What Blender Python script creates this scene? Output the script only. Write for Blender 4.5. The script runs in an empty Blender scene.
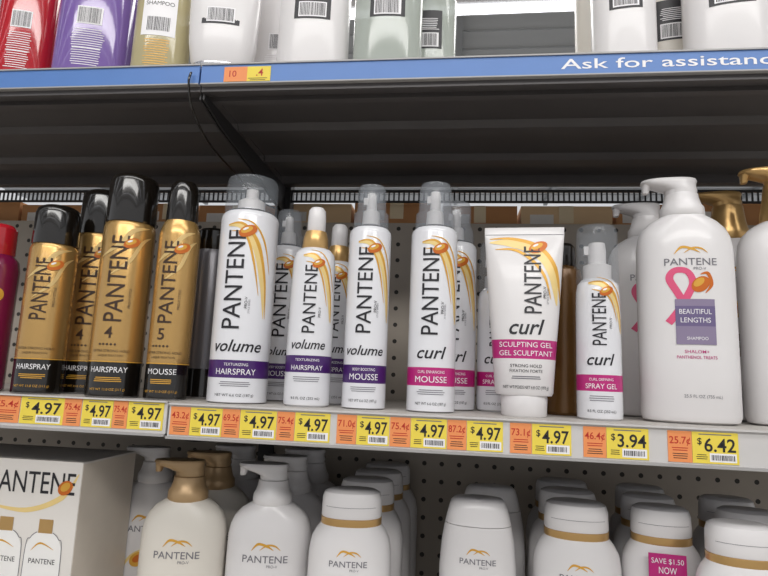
import bpy, bmesh, random
from math import *
from mathutils import Matrix, Vector
random.seed(4)
ZOOM=None
SC=bpy.context.scene; COL=SC.collection
try:
    SC.view_settings.view_transform='Standard'; SC.view_settings.look='None'
except Exception: pass
# ------------------------------------------------------------ materials
def lin(h):
    h=h.lstrip('#'); c=[int(h[i:i+2],16)/255 for i in (0,2,4)]
    return tuple((x/12.92 if x<=.04045 else ((x+.055)/1.055)**2.4) for x in c)+(1,)
MATS={}
def mat(name,col,rough=.4,metal=0,alpha=1,vary=.04,scale=40,emit=0,coat=0,trans=0,bump=0):
    if name in MATS: return MATS[name]
    m=bpy.data.materials.new(name); m.use_nodes=True; nt=m.node_tree; b=nt.nodes['Principled BSDF']
    c=lin(col)
    tc=nt.nodes.new('ShaderNodeTexCoord'); nz=nt.nodes.new('ShaderNodeTexNoise'); nz.inputs['Scale'].default_value=scale
    nt.links.new(tc.outputs['Object'],nz.inputs['Vector'])
    mx=nt.nodes.new('ShaderNodeMix'); mx.data_type='RGBA'
    mx.inputs[6].default_value=c; mx.inputs[7].default_value=tuple(min(1,x*(1-vary*2.5)) for x in c[:3])+(1,)
    nt.links.new(nz.outputs['Fac'],mx.inputs[0]); nt.links.new(mx.outputs[2],b.inputs['Base Color'])
    b.inputs['Roughness'].default_value=rough; b.inputs['Metallic'].default_value=metal
    b.inputs['Alpha'].default_value=alpha
    if coat: b.inputs['Coat Weight'].default_value=coat
    if trans: b.inputs['Transmission Weight'].default_value=trans
    if emit:
        b.inputs['Emission Color'].default_value=c; b.inputs['Emission Strength'].default_value=emit
    if bump:
        bp=nt.nodes.new('ShaderNodeBump'); bp.inputs['Strength'].default_value=bump; bp.inputs['Distance'].default_value=.001
        nt.links.new(nz.outputs['Fac'],bp.inputs['Height']); nt.links.new(bp.outputs[0],b.inputs['Normal'])
    MATS[name]=m; return m
white=mat('white_plastic','#E0DDDD',.3,coat=.15,vary=.01)
warmwhite=mat('warm_white_plastic','#DCD6CC',.35,vary=.01)
canwhite=mat('can_white','#E2E2E6',.22,coat=.4,vary=.01)
gold=mat('gold_can','#C79F60',.27,.66,coat=.25)
goldcap=mat('gold_cap','#CDA66C',.28,.6)
goldink=mat('gold_ink','#DDA63E',.35,.15)
goldpale=mat('gold_pale_ink','#EFD28C',.35,.1)
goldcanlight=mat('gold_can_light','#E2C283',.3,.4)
orange=mat('pearl_orange','#CC6A1C',.3,.1)
browninkm=mat('brown_ink','#3A2414',.4)
black=mat('black_plastic','#17130F',.16,coat=.5)
ink=mat('black_ink','#1E1C22',.45)
greyink=mat('grey_ink','#77757C',.5)
whiteink=mat('white_ink','#F4F2F4',.45)
purple=mat('purple_band','#472168',.3)
magenta=mat('magenta_band','#BE2379',.3)
silver=mat('silver_metal','#C9C9CC',.25,.9)
clear=mat('clear_cap','#A9AFB6',.08,alpha=.22)
frost=mat('frosted_cap','#A8ADB4',.12,alpha=.34)
pinkrib=mat('pink_ribbon','#E0557F',.35)
lilac=mat('lilac_label','#8C7F9B',.35)
red=mat('red_gel','#B81F2B',.12,coat=.5); purplegel=mat('purple_gel','#7D62A8',.12,coat=.5)
goldgel=mat('amber_clear_gel','#BDB28A',.12,alpha=.9); cleargel=mat('clear_gel','#B9C0B8',.1,alpha=.85)
amber=mat('amber_bottle','#6B4A22',.25,.2); maroon=mat('maroon_bottle','#7A1742',.2,coat=.4)
yellow=mat('tag_yellow','#F0D850',.55); redtag=mat('tag_orange','#F0965A',.55); redink=mat('tag_red_ink','#C2301F',.5)
blue=mat('rail_blue','#5580C2',.4); railw=mat('rail_white','#D0CDCB',.35); railedge=mat('rail_edge','#A9A7A6',.4)
deckd=mat('deck_dark','#575455',.5,.15); deckl=mat('deck_light','#BFBAB4',.5)
steel=mat('bracket_steel','#3B3A3B',.45,.3)
card=mat('cardboard','#C98F5C',.8,vary=.1,scale=25); cardl=mat('cardboard_light','#E0BE94',.8); tape=mat('tape','#E7D4B2',.4)
boxw=mat('carton_white','#E0DBD5',.4,vary=.01); boxside=mat('carton_side','#DDD3C6',.45)
taupe=mat('taupe_label','#8A7A6C',.4)
def pegmat(name,col):
    m=mat(name,col,.6); nt=m.node_tree; b=nt.nodes['Principled BSDF']
    src=b.inputs['Base Color'].links[0].from_socket
    tc=nt.nodes.new('ShaderNodeTexCoord'); sp=nt.nodes.new('ShaderNodeSeparateXYZ'); nt.links.new(tc.outputs['Object'],sp.inputs[0])
    def M(op,a,bv=None):
        n=nt.nodes.new('ShaderNodeMath'); n.operation=op
        for i,v in enumerate((a,bv)):
            if v is None: continue
            if isinstance(v,(int,float)): n.inputs[i].default_value=v
            else: nt.links.new(v,n.inputs[i])
        return n.outputs[0]
    sq=[]
    for ax in ('X','Z'):
        fr=M('SUBTRACT',M('FRACT',M('ADD',M('DIVIDE',sp.outputs[ax],.0254),100.0)),.5); sq.append(M('MULTIPLY',fr,fr))
    hole=M('LESS_THAN',M('SQRT',M('ADD',sq[0],sq[1])),.13)
    mx=nt.nodes.new('ShaderNodeMix'); mx.data_type='RGBA'; nt.links.new(hole,mx.inputs[0]); nt.links.new(src,mx.inputs[6]); mx.inputs[7].default_value=lin('#2a2622')
    nt.links.new(mx.outputs[2],b.inputs['Base Color']); return m
peg=pegmat('pegboard','#ACA296')
# ------------------------------------------------------------ glyphs
_g={}
def _raw(s,bold,shear):
    cu=bpy.data.curves.new('t','FONT'); cu.body=s; cu.size=1; cu.resolution_u=3; cu.offset=bold; cu.shear=shear
    ob=bpy.data.objects.new('t',cu); COL.objects.link(ob)
    dg=bpy.context.evaluated_depsgraph_get(); e=ob.evaluated_get(dg); me=e.to_mesh()
    v=[(p.co.x,p.co.y) for p in me.vertices]; f=[tuple(p.vertices) for p in me.polygons]
    e.to_mesh_clear(); bpy.data.objects.remove(ob); bpy.data.curves.remove(cu); return v,f
_cap=max(p[1] for p in _raw('H',0,0)[0])
def glyph(s,bold=0,shear=0):
    k=(s,bold,shear)
    if k not in _g:
        v,f=_raw(s,bold,shear); x0=min(p[0] for p in v); v=[((x-x0)/_cap,y/_cap) for x,y in v]
        _g[k]=(v,f,max(p[0] for p in v))
    return _g[k]
# ------------------------------------------------------------ mesh builder (millimetres)
class Surf:
    def __init__(s,secs=None,y=0,mode='arc'):
        s.secs=secs; s.y=y; s.mode=mode if secs else 'flat'
    def __call__(s,u,v,off):
        if s.mode=='flat': return (u,s.y-off,v)
        S=s.secs; a=b=S[0]
        for i in range(len(S)-1):
            if S[i][2]<=v<=S[i+1][2]: a,b=S[i],S[i+1]; break
        else:
            a=b=S[-1] if v>S[-1][2] else S[0]
        t=0 if b[2]==a[2] else (v-a[2])/(b[2]-a[2])
        hx=a[0]+(b[0]-a[0])*t; hy=a[1]+(b[1]-a[1])*t; n=a[3]+(b[3]-a[3])*t
        if s.mode=='arc':
            th=u/hx; return ((hx+off)*sin(th),-(hy+off)*cos(th),v)
        q=min(.995,abs(u/hx)); return (u,-hy*(1-q**n)**(1/n)-off,v)
class MB:
    def __init__(s): s.v=[];s.f=[];s.m=[];s.ms=[]
    def mi(s,m):
        if m not in s.ms: s.ms.append(m)
        return s.ms.index(m)
    def loft(s,secs,seg=40,caps=(1,1)):
        b0=len(s.v)
        for q in secs:
            hx,hy,z,n=q[:4]; cx=q[5] if len(q)>5 else 0; cy=q[6] if len(q)>6 else 0
            for i in range(seg):
                t=2*pi*i/seg; c,d=cos(t),sin(t)
                s.v.append((cx+hx*copysign(abs(c)**(2/n),c),cy+hy*copysign(abs(d)**(2/n),d),z))
        for k in range(len(secs)-1):
            m=s.mi(secs[k][4])
            for i in range(seg):
                j=(i+1)%seg; a=b0+k*seg; s.f.append((a+i,a+j,a+seg+j,a+seg+i)); s.m.append(m)
        if caps[0]: s.f.append(tuple(b0+i for i in reversed(range(seg)))); s.m.append(s.mi(secs[0][4]))
        if caps[1]: s.f.append(tuple(b0+(len(secs)-1)*seg+i for i in range(seg))); s.m.append(s.mi(secs[-1][4]))
        return s
    def box(s,x0,x1,y0,y1,z0,z1,m):
        b=len(s.v); s.v+=[(x,y,z) for z in(z0,z1) for y in(y0,y1) for x in(x0,x1)]
        for f in((0,2,3,1),(4,5,7,6),(0,1,5,4),(2,6,7,3),(0,4,6,2),(1,3,7,5)): s.f.append(tuple(b+i for i in f)); s.m.append(s.mi(m))
        return s
    def extr(s,poly,x0,x1,m):
        b=len(s.v);n=len(poly); s.v+=[(x0,y,z) for y,z in poly]+[(x1,y,z) for y,z in poly]
        for i in range(n):
            j=(i+1)%n; s.f.append((b+i,b+j,b+n+j,b+n+i)); s.m.append(s.mi(m))
        s.f.append(tuple(b+i for i in reversed(range(n)))); s.f.append(tuple(b+n+i for i in range(n))); s.m+=[s.mi(m)]*2
        return s
    def grid(s,S,pts,m,off):
        b=len(s.v);R=len(pts);C=len(pts[0])
        for r in pts:
            for u,v in r: s.v.append(S(u,v,off))
        for i in range(R-1):
            for j in range(C-1):
                a=b+i*C+j; s.f.append((a,a+1,a+C+1,a+C)); s.m.append(s.mi(m))
        return s
    def rect(s,S,x0,x1,z0,z1,m,off=.25,n=None):
        n=n or (1 if S.mode=='flat' else max(1,int(abs(x1-x0)/3)+1))
        return s.grid(S,[[(x0+(x1-x0)*i/n,z) for i in range(n+1)] for z in(z0,z1)],m,off)
    def stroke(s,S,pts,w,m,off=.3,sub=6):
        P=[]; n=len(pts)
        for i in range(n-1):
            p0,p1,p2,p3=pts[max(0,i-1)],pts[i],pts[i+1],pts[min(n-1,i+2)]
            for k in range(sub+(i==n-2)):
                t=k/sub; P.append(tuple(.5*((2*p1[c])+(-p0[c]+p2[c])*t+(2*p0[c]-5*p1[c]+4*p2[c]-p3[c])*t*t+(-p0[c]+3*p1[c]-3*p2[c]+p3[c])*t**3) for c in(0,1))+(w[i]+(w[i+1]-w[i])*t,))
        rows=[]
        for i,(x,y,ww) in enumerate(P):
            a=P[max(0,i-1)];c=P[min(len(P)-1,i+1)];dx,dy=c[0]-a[0],c[1]-a[1];L=hypot(dx,dy) or 1;nx,ny=-dy/L,dx/L
            rows.append([(x-nx*ww*k/2,y-ny*ww*k/2) for k in(1,.5,0,-.5,-1)])
        return s.grid(S,rows[::-1],m,off)
    def ell(s,S,cx,cz,rx,rz,rot,m,off=.4):
        R=[];c,d=cos(rot),sin(rot)
        for k in range(5):
            q=max(.01,k/4); R.append([(cx+c*rx*q*cos(t)-d*rz*q*sin(t),cz+d*rx*q*cos(t)+c*rz*q*sin(t)) for t in [2*pi*i/20 for i in range(21)]])
        return s.grid(S,R[::-1],m,off)
    def text(s,S,t,x,z,h,m,w=None,vert=False,al='c',bold=0,shear=0,off=.35):
        v,f,W=glyph(t,bold,shear); sx=(w/W) if w else h; L=W*sx
        o={'c':-L/2,'l':0,'r':-L}[al]
        bm=bmesh.new(); vs=[]
        for p in v:
            a,b=p[0]*sx+o,p[1]*h-h/2
            U,V=(x-b,z+a) if vert else (x+a,z+b)
            vs.append(bm.verts.new((U,V,0)))
        for q in f:
            try: bm.faces.new([vs[i] for i in q])
            except ValueError: pass
        if S.mode!='flat':
            us=[p.co.x for p in bm.verts]; st=3
            for k in range(ceil(min(us)/st),floor(max(us)/st)+1):
                bmesh.ops.bisect_plane(bm,geom=bm.verts[:]+bm.edges[:]+bm.faces[:],plane_co=(k*st,0,0),plane_no=(1,0,0))
        bm.verts.index_update(); b0=len(s.v)
        for p in bm.verts: s.v.append(S(p.co.x,p.co.y,off))
        mi=s.mi(m)
        for q in bm.faces: s.f.append(tuple(b0+p.index for p in q.verts)); s.m.append(mi)
        bm.free(); return s
    def lines(s,S,x,z,w,rows,m,h=.9,gap=1.9,off=.3):
        for i in range(rows):
            ww=w*random.uniform(.75,1); s.rect(S,x-ww/2,x+ww/2,z-i*gap,z-i*gap+h,m,off)
        return s
    def barcode(s,S,x,z,w,h,off=.45):
        s.rect(S,x-w/2-1.5,x+w/2+1.5,z-1.5,z+h+1.5,whiteink,off-.1); p=x-w/2
        while p<x+w/2-.6:
            q=random.choice((.35,.6,.9)); s.rect(S,p,min(p+q,x+w/2),z,z+h,ink,off,n=1); p+=q+random.choice((.4,.7))
        return s
    def mesh(s,name,ang=38):
        me=bpy.data.meshes.new(name); me.from_pydata([(a*.001,b*.001,c*.001) for a,b,c in s.v],[],s.f)
        for m in s.ms: me.materials.append(m)
        me.polygons.foreach_set('material_index',s.m); me.polygons.foreach_set('use_smooth',[True]*len(s.f))
        me.update()
        try: me.set_sharp_from_angle(angle=radians(ang))
        except Exception: pass
        return me
def C(r,z,m,n=2,ry=None): return (r,ry if ry else r,z,n,m)
def put(name,parts,loc,label,cat,group=None,rot=0,kind=None):
    """parts: list of (part_name, mesh[, label]); root empty at the base"""
    e=bpy.data.objects.new(name,None); e.empty_display_size=.02; COL.objects.link(e)
    e.location=[c*.001 for c in loc]; e.rotation_euler=(0,0,radians(rot))
    e['label']=label; e['category']=cat
    if group: e['group']=group
    if kind: e['kind']=kind
    for p in parts:
        o=bpy.data.objects.new(p[0],p[1]); COL.objects.link(o); o.parent=e
        if len(p)>2: o['label']=p[2]
    return e
def single(name,me,loc,label=None,cat=None,group=None,kind=None,rot=0):
    o=bpy.data.objects.new(name,me); COL.objects.link(o); o.location=[c*.001 for c in loc]; o.rotation_euler=(0,0,radians(rot))
    if label:o['label']=label
    if cat:o['category']=cat
    if group:o['group']=group
    if kind:o['kind']=kind
    return o
FL=Surf(y=0)
# ------------------------------------------------------------ product kinds
def pearl(b,S,x,z,k=1):
    b.ell(S,x,z,8.5*k,5*k,.45,orange,.75); b.ell(S,x-1*k,z+1*k,5.5*k,2.6*k,.45,goldink,.85); b.ell(S,x-2*k,z+1.8*k,2.6*k,1*k,.45,whiteink,.95)
def swoosh(b,S,cx,z0,z1,k=1):
    H=z1-z0
    b.stroke(S,[(cx-14*k,z1+2),(cx+1*k,z1+1),(cx+15*k,z1-H*.2),(cx+23*k,z1-H*.58),(cx+27*k,z0)],[1,7*k,9*k,6*k,.6],goldpale,.25)
    b.stroke(S,[(cx-14*k,z1+3),(cx+2*k,z1+3.5),(cx+17*k,z1-H*.19),(cx+26*k,z1-H*.58),(cx+29*k,z0)],[.8,2.5*k,3.4*k,2.6*k,.4],goldink,.32)
    b.stroke(S,[(cx-10*k,z1-4),(cx+4*k,z1-8),(cx+13*k,z1-H*.36),(cx+20*k,z1-H*.75)],[.4,2.2*k,2.2*k,.4],goldink,.32)
    b.stroke(S,[(cx-4*k,z1+9),(cx+11*k,z1+5),(cx+23*k,z1-H*.15),(cx+31*k,z1-H*.5)],[.4,1.5*k,2*k,.3],goldink,.32)
def gold_can(r,Hb,H,num,word,dome):
    b=MB(); secs=[C(r-2,0,silver),C(r,1.5,black),C(r,38,goldink),C(r,39,gold),C(r,Hb-6,gold),C(r-1.5,Hb-1,gold),C(r-5,Hb+3,gold)]
    if dome: secs=secs[:4]+[C(r,Hb-16,gold),C(r-1,Hb-9,gold),C(r-3,Hb-3,gold),C(r-5,Hb+2,gold)]
    b.loft(secs); S=Surf(secs)
    z1=Hb-14 if not dome else Hb-20; z0=82
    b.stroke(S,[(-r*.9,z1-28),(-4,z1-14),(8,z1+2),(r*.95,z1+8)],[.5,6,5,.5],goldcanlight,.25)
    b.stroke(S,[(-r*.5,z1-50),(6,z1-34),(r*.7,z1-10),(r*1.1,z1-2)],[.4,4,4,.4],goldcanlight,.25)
    b.text(S,'PANTENE',-4,(z0+z1-4)/2,r*.68,browninkm,w=(z1-4-z0),vert=True,off=.55,bold=.002)
    pearl(b,S,8,z1-12,1.05)
    b.text(S,'PRO-V STYLE',r*.42,z0+26,2.6,browninkm,vert=True)
    if num:
        b.text(S,num,-6,70,12,browninkm,bold=.01)
        for i in range(5): b.ell(S,-14+i*4,57,1.2,1.2,0,browninkm)
    b.text(S,'EXTRA STRONG HOLD',-2,50,2.6,browninkm); b.text(S,'LAQUE FIXATION',-2,45,2.2,browninkm)
    b.text(S,word,-2,30,5.8,whiteink,w=r*1.4)
    b.lines(S,-2,21,r*1.1,3,goldink); b.text(S,'NET WT 11.0 OZ (311 g)',-2,9,2.4,goldink)
    c=MB()
    if dome: c.loft([C(r-5,Hb-1,black),C(r-5,Hb+8,black),C(r-6,H-16,black),C(r-8,H-6,black),C(r-11,H-1.5,black),C(r-16,H,black)])
    else: c.loft([C(r-1,Hb,black),C(r-.6,Hb+3,black),C(r-1.2,H-10,black),C(r-3,H-4,black),C(r-6,H-1.5,black),C(r-9,H,black),C(r-12,H-1,black)])
    return [('can_body',b.mesh('gold_can_body')),('cap',c.mesh('black_cap'),'glossy black cap')]
def white_can(r,Hb,H,word,script,band,capstyle,side=0,k=1):
    b=MB(); secs=[C(r-2,0,silver),C(r,1.5,canwhite),C(r,26.5,band),C(r,45,canwhite),C(r,Hb-7,canwhite),C(r-1,Hb-3,canwhite),C(r-3.5,Hb,silver),C(r-5,Hb+2,silver)]
    b.loft(secs); S=Surf(secs); z0,z1=78,Hb-24
    swoosh(b,S,side+1,z0+12,z1+3,k)
    b.text(S,'PANTENE',side-3*k,(z0+z1)/2,17*k,ink,w=z1-z0,vert=True,off=.6,bold=.002)
    pearl(b,S,side+7*k,z1-1,k*1.05)
    b.text(S,'PRO-V',side+10*k,z0+28,3,ink,vert=True,off=.6); b.text(S,'STYLE SERIES',side+13*k,z0+24,1.8,greyink,vert=True)
    b.text(S,script,0,60,10.5*k if script=='volume' else 12,ink,w=min(r*1.85,(46 if script=='volume' else 31)*k),shear=.3,bold=.012)
    b.text(S,word[0],0,40.5,2.8,whiteink,w=len(word[0])*2*k); b.text(S,word[1],0,33,6,whiteink,w=r*1.35)
    b.lines(S,0,22,r*1.2,3,greyink,h=.7,gap=2); b.text(S,'NET WT 6.6 OZ (187 g)',0,9,2.6,ink,w=r*1.3)
    c=MB(); parts=[('can_body',b.mesh('white_can_body'))]
    if capstyle=='big':
        c.loft([C(r-3,Hb,clear),C(r-2.6,Hb+2,clear),C(r-3.4,H-5,clear),C(r-5,H-1,clear),C(r-8,H,clear)],caps=(0,1))
        n=MB(); n.loft([C(r-5,Hb,silver),C(16,Hb+5,silver),C(15.5,Hb+6,white),C(15,Hb+16,white),C(10,Hb+19,white),C(7,Hb+21,white),C(7,Hb+30,white)])
        parts+=[('cap',c.mesh('clear_cap'),'clear plastic overcap'),('spray_nozzle',n.mesh('spray_nozzle'))]
    else:
        c.loft([C(r-4,Hb,frost),C(r-3.6,Hb+2,frost),C(r-4,Hb+17,frost),C(r-7,Hb+20,frost),C(r-7.5,H-6,frost),C(r-9,H-1.5,frost),C(r-13,H,frost)],caps=(0,1))
        n=MB(); n.loft([C(r-6,Hb,silver),C(10,Hb+5,white),C(9,Hb+20,white),C(6,Hb+22,white),C(5,H-9,white)]); n.box(-9,4,-3,3,H-22,H-14,white)
        parts+=[('cap',c.mesh('frosted_cap'),'translucent mousse cap'),('foam_nozzle',n.mesh('foam_nozzle'))]
    return parts
def spray_bottle(word,script,band,variant):
    b=MB()
    if variant=='tall':
        r=24.5; secs=[C(r-3,0,canwhite),C(r-.5,2,canwhite),C(r,6,canwhite),C(r,35,band),C(r,52.5,canwhite),C(r-.6,110,canwhite),C(r-1.6,155,canwhite),C(r-3,163,canwhite),C(r-7,168,canwhite),C(13,170,canwhite)]
        z0,z1=78,150; scz=64; bz=(35,52.5)
    else:
        r=22; secs=[C(r-3,0,canwhite),C(r-.5,2,canwhite),C(r,6,canwhite),C(r,28,band),C(r,44,canwhite),C(r-.3,110,canwhite),C(r-.6,128,canwhite),C(r-2,136,canwhite),C(r-6,141,canwhite)]
        z0,z1=75,127; scz=59; bz=(28,44)
    b.loft(secs); S=Surf(secs); k=.85
    swoosh(b,S,1,z0+10,z1+6,k)
    b.text(S,'PANTENE',-1,(z0+z1)/2-2,13,ink,w=z1-z0,vert=True,off=.6,bold=.002); b.text(S,'PRO-V',10,z0+20,2.6,ink,vert=True,off=.6)
    pearl(b,S,6.5,z1,.85)
    b.text(S,script,0,scz,9.5 if script=='volume' else 11,ink,w=38 if script=='volume' else 27,shear=.3,bold=.012)
    b.text(S,word[0],0,bz[1]-4.5,2.5,whiteink,w=r*1.05); b.text(S,word[1],0,bz[0]+5,4.8,whiteink,w=r*1.4)
    b.lines(S,0,bz[0]-5,r*1.2,3,greyink,h=.7,gap=2.1); b.text(S,'8.5 FL OZ (252 mL)',0,9,2.5,ink,w=r*1.25)
    parts=[('bottle_body',b.mesh('spray_bottle_body'))]
    c=MB()
    if variant=='tall':
        c.loft([C(13.5,168,goldcap),C(14.5,170,goldcap),C(13.5,182,goldcap),C(11.5,189,goldcap)])
        n=MB().loft([C(9,188,white),C(10,190,white),C(10,205,white),C(9.4,213,white),C(7,216.5,white),C(4,217,white)])
        parts+=[('collar',c.mesh('gold_collar'),'gold metallic collar'),('pump_sprayer',n.mesh('pump_sprayer'),'white push sprayer')]
    else:
        c.loft([C(r-1.2,137,clear),C(r-.8,139,clear),C(r-1.6,190,clear),C(r-3,196,clear),C(r-7,198.5,clear)],caps=(0,1))
        n=MB(); n.loft([C(14,140,white),C(14,156,white),C(9,158,white),C(9,172,white),C(8,180,white)]); n.box(-13,2,-3,3,168,177,white)
        parts+=[('cap',c.mesh('clear_overcap'),'clear plastic overcap'),('pump_sprayer',n.mesh('sprayer'))]
    return parts
def gel_tube():
    b=MB(); L=[(27.5,23,21,2),(29,24.5,24,2),(31,25,50,2),(31.6,24.6,57,2),(33,23.5,76,2.05),(35.5,20,105,2.1),(38,15,140,2.2),(40,8.5,170,2.4),(41,3.5,184,3),(41.3,1.6,188,5),(41.3,1.2,197,6)]
    secs=[l+(magenta if l[2]==57 else white,) for l in L]
    b.loft(secs,seg=48); S=Surf(secs,mode='proj')
    b.rect(S,-40.5,40.5,188.6,189.3,greyink,.1)
    b.stroke(S,[(-36,180),(-12,179),(12,170),(27,150),(32,112)],[1,10,13,11,1],goldpale,.3)
    b.stroke(S,[(-36,184),(-12,184),(14,175),(31,152),(36,115)],[.6,3.4,4.4,4,.5],goldink,.4)
    b.stroke(S,[(-30,172),(-10,171),(7,160),(20,142),(26,118)],[.5,3,3.4,3,.5],goldink,.4)
    b.text(S,'PANTENE',8,139,17,ink,w=72,vert=True,off=.8,bold=.002); b.text(S,'PRO-V',20,125,3,ink,vert=True,off=.8); b.text(S,'STYLE SERIES',23,121,2,greyink,vert=True,off=.8)
    pearl(b,S,14,174,1.2)
    b.text(S,'curl',2,89,15,ink,w=35,shear=.3,bold=.012,off=.5)
    b.text(S,'SCULPTING GEL',1,71,5,whiteink,w=52,off=.5); b.text(S,'GEL SCULPTANT',1,62.5,5,whiteink,w=52,off=.5)
    b.text(S,'STRONG HOLD',1,50,3,ink,off=.5); b.text(S,'FIXATION FORTE',1,45,2.8,ink,off=.5); b.lines(S,1,39,34,2,greyink); b.text(S,'NET WT/POIDS NET 6.8 OZ (193 g)',1,29,3,ink,w=44,off=.5)
    c=MB().loft([C(21.5,0,white),C(22.7,1.5,white),C(23.3,19,white),C(22.5,21.5,white)])
    return [('tube_body',b.mesh('tube_body')),('cap',c.mesh('tube_cap'),'round white screw cap')]
def pump_head(m,z,dz=0,stem=white):
    p=MB(); H=z+42+dz
    p.loft([C(21,z-1,m),C(22,z+1,m),C(21.6,z+9,m),C(19,z+13+dz*.5,m),C(17,z+20+dz,m),C(16.5,z+24+dz,m),C(14,z+25+dz,m)])
    p.loft([(15,14,H-18,2,m),(16,14.5,H-13,2,m),(20,14.5,H-9.5,2.2,m,-5),(26,14.5,H-6,2.3,m,-11),(28,14.5,H-3,2.4,m,-12),(27,13.5,H-.6,2.4,m,-12),(22,10,H,2.3,m,-11)])
    p.loft([(3.2,4,H-14,2.4,m,-35),(4,5,H-10,2.4,m,-34.5),(5,8,H-5,2.4,m,-33.5)])
    return p
def logo(b,S,z,k=1,x=0):
    b.stroke(S,[(x-15*k,z+8*k),(x-8*k,z+15*k),(x+2*k,z+13*k),(x+9*k,z+9*k)],[.3,2.6*k,2.4*k,.3],goldink,.3)
    b.stroke(S,[(x-6*k,z+9*k),(x+2*k,z+14*k),(x+10*k,z+13.5*k),(x+16*k,z+9*k)],[.3,1.8*k,1.8*k,.3],goldink,.35)
    b.text(S,'PANTENE',x,z,7*k,greyink,w=48*k,off=.4,bold=.004); b.text(S,'PRO-V',x+8*k,z-7*k,2.8*k,greyink,off=.4)
def pump_bottle(kind):
    b=MB(); W=white if kind!='warm' else warmwhite
    L=[(38,21,0,2.3),(44,26,2.5,2.3),(46,28,8,2.3),(46.3,28.3,60,2.25),(46.3,28.3,150,2.25),(46,28,178,2.2),(44,26.5,190,2.2),(40,24.5,199,2.1),(33,22.5,206.5,2),(26,21,211,2),(20,19.5,214,2)]
    secs=[l+(W,) for l in L]; b.loft(secs,seg=56); S=Surf(secs,mode='proj')
    logo(b,S,160)
    if kind=='ribbon':
        b.stroke(S,[(5,96),(-4,112),(-14,130),(-20,143),(-15,151),(-4,150),(1,139),(-4,126),(-13,110),(-22,98)],[7,7,7,7,6,6,7,7,7,7],pinkrib,.35)
        b.stroke(S,[(8,147),(15,148),(18,137),(12,128)],[.5,3.5,3.5,.5],orange,.4)
        b.ell(S,8,137,9.5,7,.7,orange,.5); b.ell(S,6.5,139,6,3.4,.7,goldink,.58)
        b.rect(S,-16,20,77,122,lilac,.65); b.rect(S,-16,20,95,115,mat('lilac_dark','#6D6088',.35),.7)
        b.text(S,'BEAUTIFUL',2,109.5,4.8,whiteink,w=29,off=.85); b.text(S,'LENGTHS',2,101,4.8,whiteink,w=27,off=.85)
        b.text(S,'SHAMPOO',3,83,3,whiteink,w=19,off=.85)
        b.text(S,'SHALOM+',2,70,3,magenta,w=22,off=.4,bold=.003); b.text(S,'PANTHENOL TREATS',2,64.5,3,magenta,w=36,off=.4,bold=.003)
        b.text(S,'25.5 FL OZ (755 mL)',6,27,3,greyink,w=34)
    else:
        b.ell(S,-3,125,11,8,.5,goldink,.4); b.ell(S,-3,126,7,4,.5,orange,.5)
        b.stroke(S,[(-26,108),(-12,128),(8,136),(26,128)],[.5,4,4,.5],goldpale,.3)
        b.rect(S,-20,20,72,98,taupe,.4); b.text(S,'MOISTURE',0,88,4,whiteink,w=30,off=.6); b.text(S,'RENEWAL',0,80,4,whiteink,w=26,off=.6)
    m={'ribbon':white,'plain':white,'warm':mat('tan_pump','#B99A72',.35,.3),'goldpump':goldcap}[kind]
    p=pump_head(m,213,18 if kind=='goldpump' else 0,stem=white if kind!='warm' else m)
    return [('bottle_body',b.mesh('pump_bottle_body')),('pump',p.mesh('pump'),{'ribbon':'white lotion pump with side spout','plain':'white lotion pump','warm':'tan-gold lotion pump','goldpump':'gold lotion pump'}[kind])]
def flip_bottle(k=1,tag=False):
    b=MB(); L=[(36,20,0,2.3),(42,25,3,2.3),(43.5,26.5,10,2.3),(43.5,27,150,2.25),(43,26.5,176,2.2),(41,25.5,188,2.2),(37,24,196,2.2),(33,22.5,201,2.2),(31.5,22,203,2.2)]
    secs=[(a*k,c*k,z,n,white) for a,c,z,n in L]; b.loft(secs,seg=56); S=Surf(secs,mode='proj'); logo(b,S,168,.8*k)
    b.ell(S,-3,135,11,8,.5,goldink,.4); b.rect(S,-18*k,18*k,90,110,taupe,.4)
    g=MB().loft([(31.8*k,22.3*k,202,2.2,goldcap),(32*k,22.6*k,203,2.2,goldcap),(32*k,22.6*k,209,2.2,goldcap),(31*k,21.6*k,209.5,2.2,goldcap)],seg=48)
    c=MB().loft([(31.2*k,22*k,209.5,2.2,white),(32*k,22.4*k,211,2.2,white),(31.5*k,22*k,228,2.2,white),(29.5*k,20*k,234,2.2,white),(25*k,16*k,236.5,2.2,white),(15*k,9*k,237,2.2,white)],seg=48)
    c.stroke(Surf([(32*k,22.6*k,205,2.2),(32*k,22.6*k,240,2.2)],mode='proj'),[(-26*k,221),(26*k,221)],[.4,.4],greyink,.1)
    return [('bottle_body',b.mesh('flip_bottle_body')),('collar_ring',g.mesh('gold_ring'),'thin gold ring'),('cap',c.mesh('flip_cap'),'white flip-top cap')]
def dome_bottle():
    b=MB(); L=[(30,20,0,2.2),(36,24,3,2.2),(39.5,26,60,2.2),(39.5,26,165,2.2),(37.5,25,190,2.2),(34.5,23.5,208,2.2)]
    secs=[l+(white,) for l in L]; b.loft(secs,seg=52); S=Surf(secs,mode='proj'); logo(b,S,176,.75)
    c=MB().loft([(34.2,23.3,208.6,2.2,white),(33,22.4,214,2.3,white),(30.5,20.5,224,2.4,white),(28.5,18.5,230,2.4,white),(25,15.5,233.5,2.3,white),(16,9,234.8,2.2,white)],seg=52)
    return [('bottle_body',b.mesh('dome_bottle_body')),('cap',c.mesh('domed_cap'),'smooth domed cap')]
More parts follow.
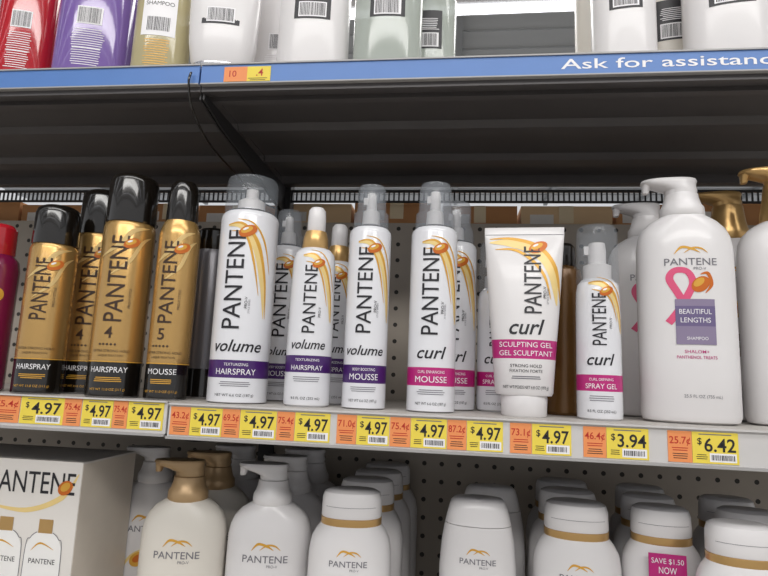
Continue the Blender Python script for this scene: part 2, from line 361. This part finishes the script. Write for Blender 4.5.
# ------------------------------------------------------------ shelf fixtures
def shelf(x0,x1,z,front,label,up=False):
    d=MB(); dm=deckd
    d.extr([(4,z-1),(4,z-27),(10,z-27),(10,z-22),(26,z-22),(26,z-27),(36,z-27),(36,z-14),(110,z-14),(116,z-22),(140,z-22),(146,z-14),(215,z-14),(221,z-22),(245,z-22),(251,z-14),(300,z-14),(300,z-27),(318,z-27),(318,z-1)][::-1],x0,x1,dm)
    d.box(x0,x1,3,319,z-1,z,deckl)
    r=MB()
    if front=='blue':
        zb=z-20
        r.box(x0+.5,x1-.5,-1,4,zb,z+1.5,blue); r.box(x0+.5,x1-.5,-2.5,4,z+1,z+2.6,railedge); r.box(x0+.5,x1-.5,-2,4,zb-1.2,zb+.2,railedge)
        if x1>0: r.text(Surf(y=-1),'Ask for assistance',102.5,z-8.8,10.6,whiteink,w=212,al='l',off=.3,bold=.006)
    else:
        q=z+(1.6 if x1<0 else 0)
        r.box(x0+.5,x1-.5,0,4,q-33,q-1,railw); r.box(x0+.5,x1-.5,-3,4,q-1.6,q-.2,railw); r.box(x0+.5,x1-.5,-3.5,4,q-34.5,q-32,railedge)
    parts=[('shelf_deck',d.mesh('shelf_deck'),'grey steel shelf deck with folded ribs'),('price_rail',r.mesh('price_rail'),'blue plastic rail' if front=='blue' else 'white plastic price rail')]
    for xx in (x0+.3,x1-2.3):
        k=MB(); k.extr([(8,z-27),(8,z-34),(60,z-44),(200,z-56),(318,z-70),(318,z-27)][::-1],xx,xx+2,steel); parts.append(('shelf_bracket',k.mesh('shelf_bracket'),'dark steel side bracket'))
    return put('store_shelf',parts,(0,0,0),label,'shelf','steel store shelves')
SEAM=-279.5
for (x0,x1) in ((-1190,SEAM-.6),(SEAM+.6,640)):
    shelf(x0,x1,0,'white','steel store shelf with white rail holding price tags')
    shelf(x0,x1,361,'blue','dark steel upper shelf with blue rail'+(' reading Ask for assistance' if x1>0 else ''))
    shelf(x0,x1,-322,'white','lower steel shelf holding shampoo bottles')
for x in (-1190,SEAM,640):
    p=MB().box(x-12,x+12,319,340,-1000,358,steel); single('shelf_upright',p.mesh('shelf_upright'),(0,0,0),'dark slotted steel upright post behind the shelves','post','shelf uprights')
for x0,x1 in ((-1178,SEAM-12),(SEAM+12,628)):
    p=MB().box(x0,x1,322,328,-880,276,peg); single('pegboard_panel',p.mesh('pegboard_panel'),(0,0,0),'beige perforated pegboard back panel behind bottles','panel','pegboard panels')
    g=MB(); g.box(x0,x1,322,326,327,331,steel); g.box(x0,x1,322,326,310,313,steel)
    n=int((x1-x0)/8)
    for i in range(n): g.box(x0+i*8,x0+i*8+2.4,323,325,313,327,steel)
    single('wire_grille',g.mesh('wire_grille'),(0,0,0),'narrow dark wire grille under the upper shelf','grille','wire grilles')
b=MB().box(-1190,640,20,640,-1000,-880,mat('plinth','#4b4848',.5)); single('plinth',b.mesh('plinth'),(0,0,0),'dark steel base plinth under the shelving','plinth')
# black cable hanging along the seam bracket
cb=MB(); pts=[(-288,-5,352),(-289,-6,338),(-289,10,314),(-289,60,296),(-288,140,290),(-288,230,284),(-288,312,296)]
P=[]
for i in range(len(pts)-1):
    q=[pts[max(0,i-1)],pts[i],pts[i+1],pts[min(len(pts)-1,i+2)]]
    for k_ in range(6):
        t=k_/6; P.append(tuple(.5*(2*q[1][c]+(-q[0][c]+q[2][c])*t+(2*q[0][c]-5*q[1][c]+4*q[2][c]-q[3][c])*t*t+(-q[0][c]+3*q[1][c]-3*q[2][c]+q[3][c])*t**3) for c in range(3)))
for i,p in enumerate(P):
    d=Vector(P[min(i+1,len(P)-1)])-Vector(P[max(i-1,0)]); d.normalize(); a=d.cross(Vector((1,0,0))).normalized(); e=d.cross(a)
    for j in range(8):
        o=Vector(p)+(a*cos(j*pi/4)+e*sin(j*pi/4))*1.3; cb.v.append(tuple(o))
for i in range(len(P)-1):
    for j in range(8):
        cb.f.append((i*8+j,i*8+(j+1)%8,i*8+8+(j+1)%8,i*8+8+j)); cb.m.append(cb.mi(black))
single('cable',cb.mesh('cable'),(0,0,0),'thin black cable hanging along the shelf bracket','cable')
# far side: shelf + cartons
f=MB().box(-1190,640,341,640,190,205,deckl); f.box(-1190,640,620,640,-880,205,deckd)
single('far_shelf',f.mesh('far_shelf'),(0,0,0),'shelf on the reverse side holding cardboard cartons','shelf')
x=-1100; i=0
while x<600:
    w=random.choice((92,118,140,104)); h=random.choice((108,114,111)); m=(card,cardl,card)[i%3]
    c=MB().box(0,w,0,150,0,h,m); c.box(w*.42,w*.58,-.3,150.3,h-28,h+.3,tape); c.box(w*.1,w*.36,-.4,0,h-30,h-14,boxw)
    single('cardboard_carton',c.mesh('carton'),(x,350,205),'brown cardboard carton sealed with pale tape','box','cardboard cartons behind the shelf'); x+=w+6; i+=1
# ------------------------------------------------------------ middle shelf row
G='hair styling cans on the shelf'
K={}
K['g3']=gold_can(28,196,254,'4','HAIRSPRAY',False); K['g1']=gold_can(25.5,170,217,'','HAIRSPRAY',False); K['g4']=gold_can(22.5,197,248,'5','MOUSSE',True)
K['w5']=white_can(32,209,251,('TEXTURIZING','HAIRSPRAY'),'volume',purple,'big',-6,1.15)
K['m7']=white_can(23,193,243,('BODY BOOSTING','MOUSSE'),'volume',purple,'small',0,.92)
K['m8']=white_can(25,193,245,('CURL ENHANCING','MOUSSE'),'curl',magenta,'small',0,1)
K['s6']=spray_bottle(('TEXTURIZING','HAIRSPRAY'),'volume',purple,'tall')
K['s10']=spray_bottle(('CURL DEFINING','SPRAY GEL'),'curl',magenta,'short')
K['t9']=gel_tube()
for k in('ribbon','plain','warm','goldpump'): K[k]=pump_bottle(k)
K['flip']=flip_bottle(); K['flips']=flip_bottle(.9); K['dome']=dome_bottle()
b=MB().loft([C(23,0,maroon),C(26,3,maroon),C(26,140,maroon),C(24,152,maroon),C(17,160,maroon)]); c=MB().loft([C(18,158,red),C(19,160,red),C(18.5,190,red),C(14,195,red)])
S=Surf([C(26,3,maroon),C(26,140,maroon)]); b.lines(S,10,70,18,6,goldpale,gap=4); b.ell(S,10,110,8,8,0,goldink)
K['mag']=[('bottle_body',b.mesh('maroon_body')),('cap',c.mesh('red_cap'),'red cap')]
b=MB().loft([C(20,0,amber),C(22.5,3,amber),C(22.5,150,amber),C(20,162,amber),C(12,168,amber)]); c=MB().loft([C(13,167,black),C(14,169,black),C(13.5,190,black),C(10,194,black)])
K['amb']=[('bottle_body',b.mesh('amber_body')),('cap',c.mesh('dark_cap'),'dark screw cap')]
greycan=mat('grey_can','#6E6C70',.3,.4)
b=MB().loft([C(24,0,silver),C(26,2,black),C(26,35,greycan),C(26,175,greycan),C(23,182,silver)]); c=MB().loft([C(23,181,black),C(24,183,black),C(23.5,205,black),C(19,209,black)])
K['grey']=[('can_body',b.mesh('grey_body')),('cap',c.mesh('blk_cap'),'black cap')]
for k,n,x,y,rot,lab,cat in [
 ('mag','lotion_bottle',-541,55,30,'maroon bottle with red cap at the row end','bottle'),
 ('g1','aerosol_can',-467,55,26,'short gold hairspray can with black cap','can'),
 ('g3','aerosol_can',-448,112,22,'gold hairspray can with black cap standing behind others','can'),
 ('g3','aerosol_can',-375,55,22,'gold hairspray can numbered 4 with tall black cap','can'),
 ('g4','mousse_can',-312,53,16,'slim gold mousse can numbered 5 with domed black cap','can'),
 ('grey','aerosol_can',-303,128,0,'dark grey can with black cap behind gold cans','can'),
 ('w5','aerosol_can',-232,58,14,'wide white hairspray can with purple band and clear cap','can'),
 ('m7','mousse_can',-214,150,10,'white mousse can behind the spray bottle','can'),
 ('s6','spray_bottle',-153,52,10,'white spray bottle with purple band and gold collar','bottle'),
 ('s6','spray_bottle',-141,122,8,'white spray bottle with gold collar standing in second row','bottle'),
 ('m7','mousse_can',-92.4,55,6,'white mousse can with purple band and frosted cap','can'),
 ('m8','mousse_can',-22,55,2,'white mousse can with magenta band and frosted cap','can'),
 ('m8','mousse_can',1,122,0,'white mousse can with magenta band in second row','can'),
 ('s10','spray_bottle',50,128,-4,'white curl spray bottle behind the gel tube','bottle'),
 ('t9','gel_tube',73,55,-4,'white squeeze tube of gel with magenta band','tube'),
 ('amb','hair_oil_bottle',125,118,0,'amber brown bottle with dark cap behind the tube','bottle'),
 ('s10','spray_bottle',147.5,55,-8,'white curl spray bottle with clear overcap','bottle'),
 ('ribbon','pump_bottle',239,70,-8,'white shampoo pump bottle with pink ribbon label','bottle'),
 ('ribbon','pump_bottle',232,158,-8,'white shampoo pump bottle in the second row','bottle'),
 ('goldpump','pump_bottle',348,86,-10,'white pump bottle with gold pump','bottle'),
 ('goldpump','pump_bottle',330,168,-10,'white pump bottle with gold pump in second row','bottle'),
]:
    put(n,K[k],(x,y,0),lab,cat,G if cat=='can' else 'hair care bottles on the middle shelf' if cat=='bottle' else None,rot)
# ------------------------------------------------------------ lower shelf
GL='shampoo bottles on the lower shelf'
for k,n,x,y,rot,lab in [
 ('warm','pump_bottle',-292,90,10,'white shampoo bottle with tan-gold pump'),
 ('plain','pump_bottle',-378,177,10,'white shampoo bottle with white pump beside the gift box'),
 ('plain','pump_bottle',-197,100,8,'white conditioner bottle with white pump'),
 ('warm','pump_bottle',-290,165,10,'white shampoo bottle with tan-gold pump in second row'),
 ('plain','pump_bottle',-192,168,8,'white conditioner bottle with white pump in second row'),
 ('plain','pump_bottle',-284,238,8,'white shampoo bottle with white pump at the back'),
 ('plain','pump_bottle',-186,240,8,'white shampoo bottle with white pump at the back'),
 ('flip','flip_cap_bottle',-103,78,6,'white bottle with gold ring and flip cap'),
 ('flip','flip_cap_bottle',-97,150,6,'white bottle with gold ring and flip cap'),
 ('flip','flip_cap_bottle',-92,215,6,'white bottle with gold ring and flip cap'),
 ('flip','flip_cap_bottle',-88,282,6,'white bottle with gold ring and flip cap'),
 ('dome','domed_bottle',30,90,-2,'smooth white bottle with domed cap'),
 ('dome','domed_bottle',48,165,-2,'smooth white bottle with domed cap in second row'),
 ('flip','flip_cap_bottle',130,90,-4,'white bottle with gold ring and flip cap'),
 ('flip','flip_cap_bottle',134,157,-4,'white bottle with gold ring and flip cap'),
 ('flip','flip_cap_bottle',140,225,-4,'white bottle with gold ring and flip cap'),
 ('flips','flip_cap_bottle',214,92,-6,'small white bottle with gold ring behind pink coupon tag'),
 ('flips','flip_cap_bottle',222,155,-6,'small white bottle with gold ring and flip cap'),
 ('flips','flip_cap_bottle',232,215,-6,'small white bottle with gold ring and flip cap'),
 ('flips','flip_cap_bottle',264,36,-8,'small white bottle with gold ring at the shelf edge'),
 ('flips','flip_cap_bottle',302,104,-8,'small white bottle with gold ring and flip cap'),
 ('flips','flip_cap_bottle',312,170,-8,'small white bottle with gold ring and flip cap'),
 ('flips','flip_cap_bottle',352,40,-8,'small white bottle with gold ring and flip cap'),
]:
    put(n,K[k],(x,y,-322),lab,'bottle',GL,rot)
t=MB(); t.box(-17,17,0,.6,-32,18,magenta)
t.text(FL,'SAVE $1.50',0,11.5,4.6,whiteink,w=29,off=.3); t.text(FL,'NOW',0,3,6,whiteink,w=16,off=.3); t.lines(FL,0,-5,24,3,whiteink,gap=3)
single('coupon_tag',t.mesh('coupon_tag'),(210,64,-143),'pink paper coupon tag hanging on a bottle','tag',rot=-6)
# gift box
bx=MB().box(-220,0,0,104,0,252,boxw); bx.box(0,.4,1,103,2,250,boxside); F=Surf(y=0)
bx.text(F,'PANTENE',-6,229,22,ink,w=100,al='r',bold=.002); bx.ell(F,-17,225,9,7,.6,orange,.5); bx.ell(F,-17,226,6,4,.6,goldink,.6)
bx.stroke(F,[(-110,205),(-60,200),(-20,215),(-3,240)],[1,5,6,1],goldpale,.25)
art=mat('printed_bottle','#F1EFEC',.4)
for cx in(-34,-80,-128,-174):
    bx.grid(F,[[(cx-w_,z_),(cx+w_,z_)] for z_,w_ in ((20,21),(155,21),(165,20),(173,16),(178,10))],art,.35); bx.rect(F,cx-8,cx+8,178,192,goldcap,.4)
    bx.stroke(F,[(cx-21,20),(cx-21,155),(cx-16,173),(cx-9,179)],[.8]*4,greyink,.45); bx.stroke(F,[(cx+21,20),(cx+21,155),(cx+16,173),(cx+9,179)],[.8]*4,greyink,.45)
    bx.text(F,'PANTENE',cx,150,5,ink,w=30,off=.5); bx.ell(F,cx,124,9,7,.5,goldink,.5); bx.stroke(F,[(cx-14,160),(cx-4,168),(cx+12,162)],[.3,2,.3],goldink,.5)
    bx.rect(F,cx-14,cx+14,60,100,taupe,.5)
put('gift_box',[('carton',bx.mesh('gift_box'))],(-391,42,-322),'white printed gift box with bottle pictures','box')
# ------------------------------------------------------------ upper shelf
def up_bottle(hx,hy,m,capm,H=200,lab='bw'):
    b=MB(); L=[(hx*.86,hy*.8,0,2.4),(hx*.96,hy*.95,3,2.4),(hx,hy,9,2.4),(hx,hy,H*.7,2.3),(hx*.9,hy*.92,H*.82,2.2),(hx*.6,hy*.75,H*.9,2.1)]
    secs=[l+(m,) for l in L]; b.loft(secs,seg=48); S=Surf(secs,mode='proj')
    if lab=='bw':
        b.rect(S,-hx*.5,hx*.5,78,130,ink,.3); b.barcode(S,0,82,hx*.7,16); b.lines(S,0,118,hx*.8,7,whiteink,off=.5,gap=2.4)
    if lab=='w': b.lines(S,0,75,hx*.9,9,whiteink,gap=3); b.barcode(S,0,84,hx*.6,20); b.lines(S,0,50,hx*.8,8,whiteink,gap=3)
    if lab=='g': b.lines(S,0,60,hx*.9,14,goldink,gap=3.1); b.rect(S,-hx*.6,hx*.6,66,120,whiteink,.35); b.text(S,'SHAMPOO',0,108,5,ink,w=hx,off=.5); b.barcode(S,0,72,hx*.8,18,off=.6)
    c=MB().loft([(hx*.62,hy*.75,H*.9-1,2.1,capm),(hx*.64,hy*.78,H*.9+2,2.1,capm),(hx*.6,hy*.75,H*.97,2.1,capm),(hx*.5,hy*.6,H,2.1,capm)],seg=40)
    return [('bottle_body',b.mesh('upper_bottle_body')),('cap',c.mesh('upper_cap'))]
def up_inverted():
    b=MB(); L=[(33,19,30,2.3),(36,21,36,2.3),(40,23,60,2.3),(42,23,110,2.4),(40,14,180,2.6),(38,3,205,3)]
    secs=[l+(white,) for l in L]; b.loft(secs,seg=48); S=Surf(secs,mode='proj')
    b.rect(S,-22,22,76,130,ink,.3); b.barcode(S,0,80,30,16)
    g=MB().loft([(33,20,24,2.3,silver),(33.5,20.5,25,2.3,silver),(33.5,20.5,30,2.3,silver),(33,20,30.5,2.3,silver)],seg=48)
    c=MB().loft([(26,15,0,2.3,white),(30,18,2,2.3,white),(33,20,10,2.3,white),(33,20,24.2,2.3,white)],seg=48)
    return [('tube_body',b.mesh('inverted_body')),('collar_ring',g.mesh('silver_ring'),'silver ring'),('cap',c.mesh('base_cap'),'white cap the tube stands on')]
UP=[(up_bottle(34,22,red,black,205,'w'),-546,58,'red translucent bottle with printed back label'),
 (up_bottle(44,25,purplegel,black,205,'w'),-454,60,'purple translucent bottle with barcode label'),
 (up_bottle(33,22,goldgel,goldcap,205,'g'),-364,60,'clear bottle with golden printed label'),
 (up_inverted(),-284,58,'white tube standing on its cap'),
 (up_bottle(42,25,white,white,215,'bw'),-172,60,'white bottle with black barcode label'),
 (up_bottle(40,24,cleargel,white,215,'bw'),-83,60,'clear bottle with black label'),
 (up_bottle(36,22,cleargel,white,215,'bw'),-40,125,'clear bottle in second row'),
 (up_bottle(34,22,white,white,215,'bw'),182,60,'white bottle with black barcode label'),
 (up_bottle(34,22,warmwhite,white,215,'bw'),178,125,'cream bottle in second row'),
 (up_bottle(34,22,warmwhite,white,215,'bw'),254,122,'cream bottle in second row'),
 (up_bottle(44,26,white,white,215,'bw'),292,62,'white bottle with black barcode label'),
 (up_bottle(42,26,white,white,215,'bw'),384,62,'white bottle with black barcode label'),
 (up_bottle(34,22,purplegel,black,205,'w'),-420,125,'purple bottle in second row'),
 (up_bottle(36,22,white,white,205,'w'),-235,125,'white bottle in second row')]
for p,x,y,l in UP: put('shampoo_bottle',p,(x,y,361),l+' on the top shelf','bottle','bottles on the top shelf',-atan2(x,600)*25)
# ------------------------------------------------------------ price tags
def tag(x0,x1,text,kind,dz=0):
    w=x1-x0; t=MB().box(0,w,0,.5,0,27,yellow if kind=='y' else redtag); S=Surf(y=0)
    if kind=='y':
        t.text(S,'$',w*.16,19,5.5,ink,bold=.008,off=.15); t.text(S,text,w*.6,16,11,ink,w=w*.68,bold=.014,off=.15)
        t.barcode(S,w*.66,3,w*.5,4.5,off=.2); t.lines(S,w*.2,7,w*.26,3,ink,h=.6,gap=1.7,off=.15); t.lines(S,w*.5,24.6,w*.8,1,greyink,h=.8,off=.15)
    else:
        t.text(S,text+'\u00a2',w*.5,19,6,redink,w=w*.88,bold=.01,off=.15); t.lines(S,w*.5,12,w*.8,2,redink,h=.7,gap=2,off=.15); t.lines(S,w*.5,7,w*.7,3,ink,h=.6,gap=1.9,off=.15)
    single('price_tag',t.mesh('price_tag'),(x0,-.6,-30.5+dz),'yellow price tag reading $'+text if kind=='y' else 'orange unit price tag reading '+text+' cents','price tag','price tags on the shelf rail')
for x0,x1,s_,k in [(-470,-440,'75.4','r'),(-439,-391,'4.97','y'),(-391,-372,'75.4','r'),(-371,-338,'4.97','y'),(-337.4,-322,'75.4','r'),(-321.5,-284,'4.97','y'),
 (-276.3,-256,'43.2','r'),(-255.6,-223,'4.97','y'),(-222.6,-205,'69.5','r'),(-204.5,-168,'4.97','y'),(-167.4,-150,'75.4','r'),(-149.5,-115,'4.97','y'),
 (-108.4,-89.5,'71.0','r'),(-89.1,-58,'4.97','y'),(-57.3,-38,'75.4','r'),(-37.6,-4,'4.97','y'),(-3.5,14.2,'87.2','r'),(14.6,47.5,'4.97','y'),
 (53.9,73.3,'73.1','r'),(73.7,108.5,'4.97','y'),(119.1,139,'46.4','r'),(139.3,175.6,'3.94','y'),(191.8,212,'25.7','r'),(212.3,250.8,'6.42','y')]:
    tag(x0,x1,s_,k,3 if x0<-280 else 0)
t=MB().box(0,52,0,.5,0,17,yellow); t.rect(FL,0,26,0,17,redtag,.05); t.text(FL,'10',10,9,7,redink,bold=.01,off=.15); t.text(FL,'.4',40,10,8,redink,bold=.01,off=.15); t.lines(FL,38,3,22,2,ink,h=.6,off=.15)
single('price_tag',t.mesh('upper_tag'),(-252,-1.7,342),'yellow and orange price tag on blue rail','price tag','price tags on the shelf rail')
# ------------------------------------------------------------ building shell
fl=MB().box(-8000,8000,-8000,9000,-1020,-1000,mat('floor_tile','#B9B4AC',.3,scale=3)); single('floor',fl.mesh('floor'),(0,0,0),kind='structure')
ce=MB().box(-8000,8000,-8000,9000,3100,3120,mat('ceiling_deck','#B4B6B8',.7,scale=2))
for i in range(60): ce.box(-8000,8000,-8000+i*282,-8000+i*282+60,3085,3100,MATS['ceiling_deck'])
single('ceiling',ce.mesh('ceiling'),(0,0,0),kind='structure')
lampm=mat('lamp_glow','#F4F8FF',.5,emit=4)
for i,y in enumerate((-6200,-4600,-3000,-1400,2600,3620,6400)):
    l=MB().box(-7000,7000,-90,90,0,60,railw); d=MB().box(-6990,6990,-45,45,-22,0,lampm)
    put('strip_light',[('housing',l.mesh('lamp_housing')),('diffuser',d.mesh('lamp_diffuser'),'glowing white diffuser')],(0,y,2960),'long white fluorescent strip light under the ceiling','light','ceiling strip lights')
for i,x in enumerate(range(-6000,7000,1500)):
    t=MB().box(x-30,x+30,-8000,9000,3020,3085,mat('truss_paint','#8A8C8E',.5)); single('trim_%d'%(i+1),t.mesh('beam'),(0,0,0),kind='structure')
# ------------------------------------------------------------ light
w=bpy.data.worlds.new('World'); SC.world=w; w.use_nodes=True; w.node_tree.nodes['Background'].inputs[0].default_value=(.96,.97,1,1); w.node_tree.nodes['Background'].inputs[1].default_value=.66
def area(n,loc,sx,sy,e,tgt):
    L=bpy.data.lights.new(n,'AREA'); L.shape='RECTANGLE'; L.size=sx; L.size_y=sy; L.energy=e; L.color=(1,.98,.95)
    o=bpy.data.objects.new(n,L); COL.objects.link(o); o.location=loc; o.rotation_euler=(Vector(tgt)-Vector(loc)).to_track_quat('-Z','Y').to_euler()
area('aisle_light',(0.2,-1.3,2.3),4,.3,27,(0,0,0))
area('aisle_light_far',(0.3,-3.2,2.3),5,.5,80,(0,0,0))
area('next_aisle_light',(0.3,2.2,2.3),5,.5,60,(0,.5,.2))
# ------------------------------------------------------------ camera
ya,pi_,ro=radians(7.088),radians(8.976),radians(2.279)
F_=Vector((-sin(ya)*cos(pi_),cos(ya)*cos(pi_),sin(pi_))); R0=Vector((cos(ya),sin(ya),0)); U0=R0.cross(F_); R_=R0*cos(ro)+U0*sin(ro); U_=R_.cross(F_)
cam=bpy.data.cameras.new('Camera'); cam.lens=26.72; cam.sensor_width=36; cam.clip_start=.02; co=bpy.data.objects.new('Camera',cam); COL.objects.link(co)
M=Matrix((R_,U_,-F_)).transposed().to_4x4(); M.translation=Vector((0,-.55,.0325)); co.matrix_world=M
if ZOOM: cam.lens*=ZOOM[0]; cam.shift_x=(ZOOM[1]-384)/768*ZOOM[0]; cam.shift_y=(288-ZOOM[2])/768*ZOOM[0]
SC.camera=co
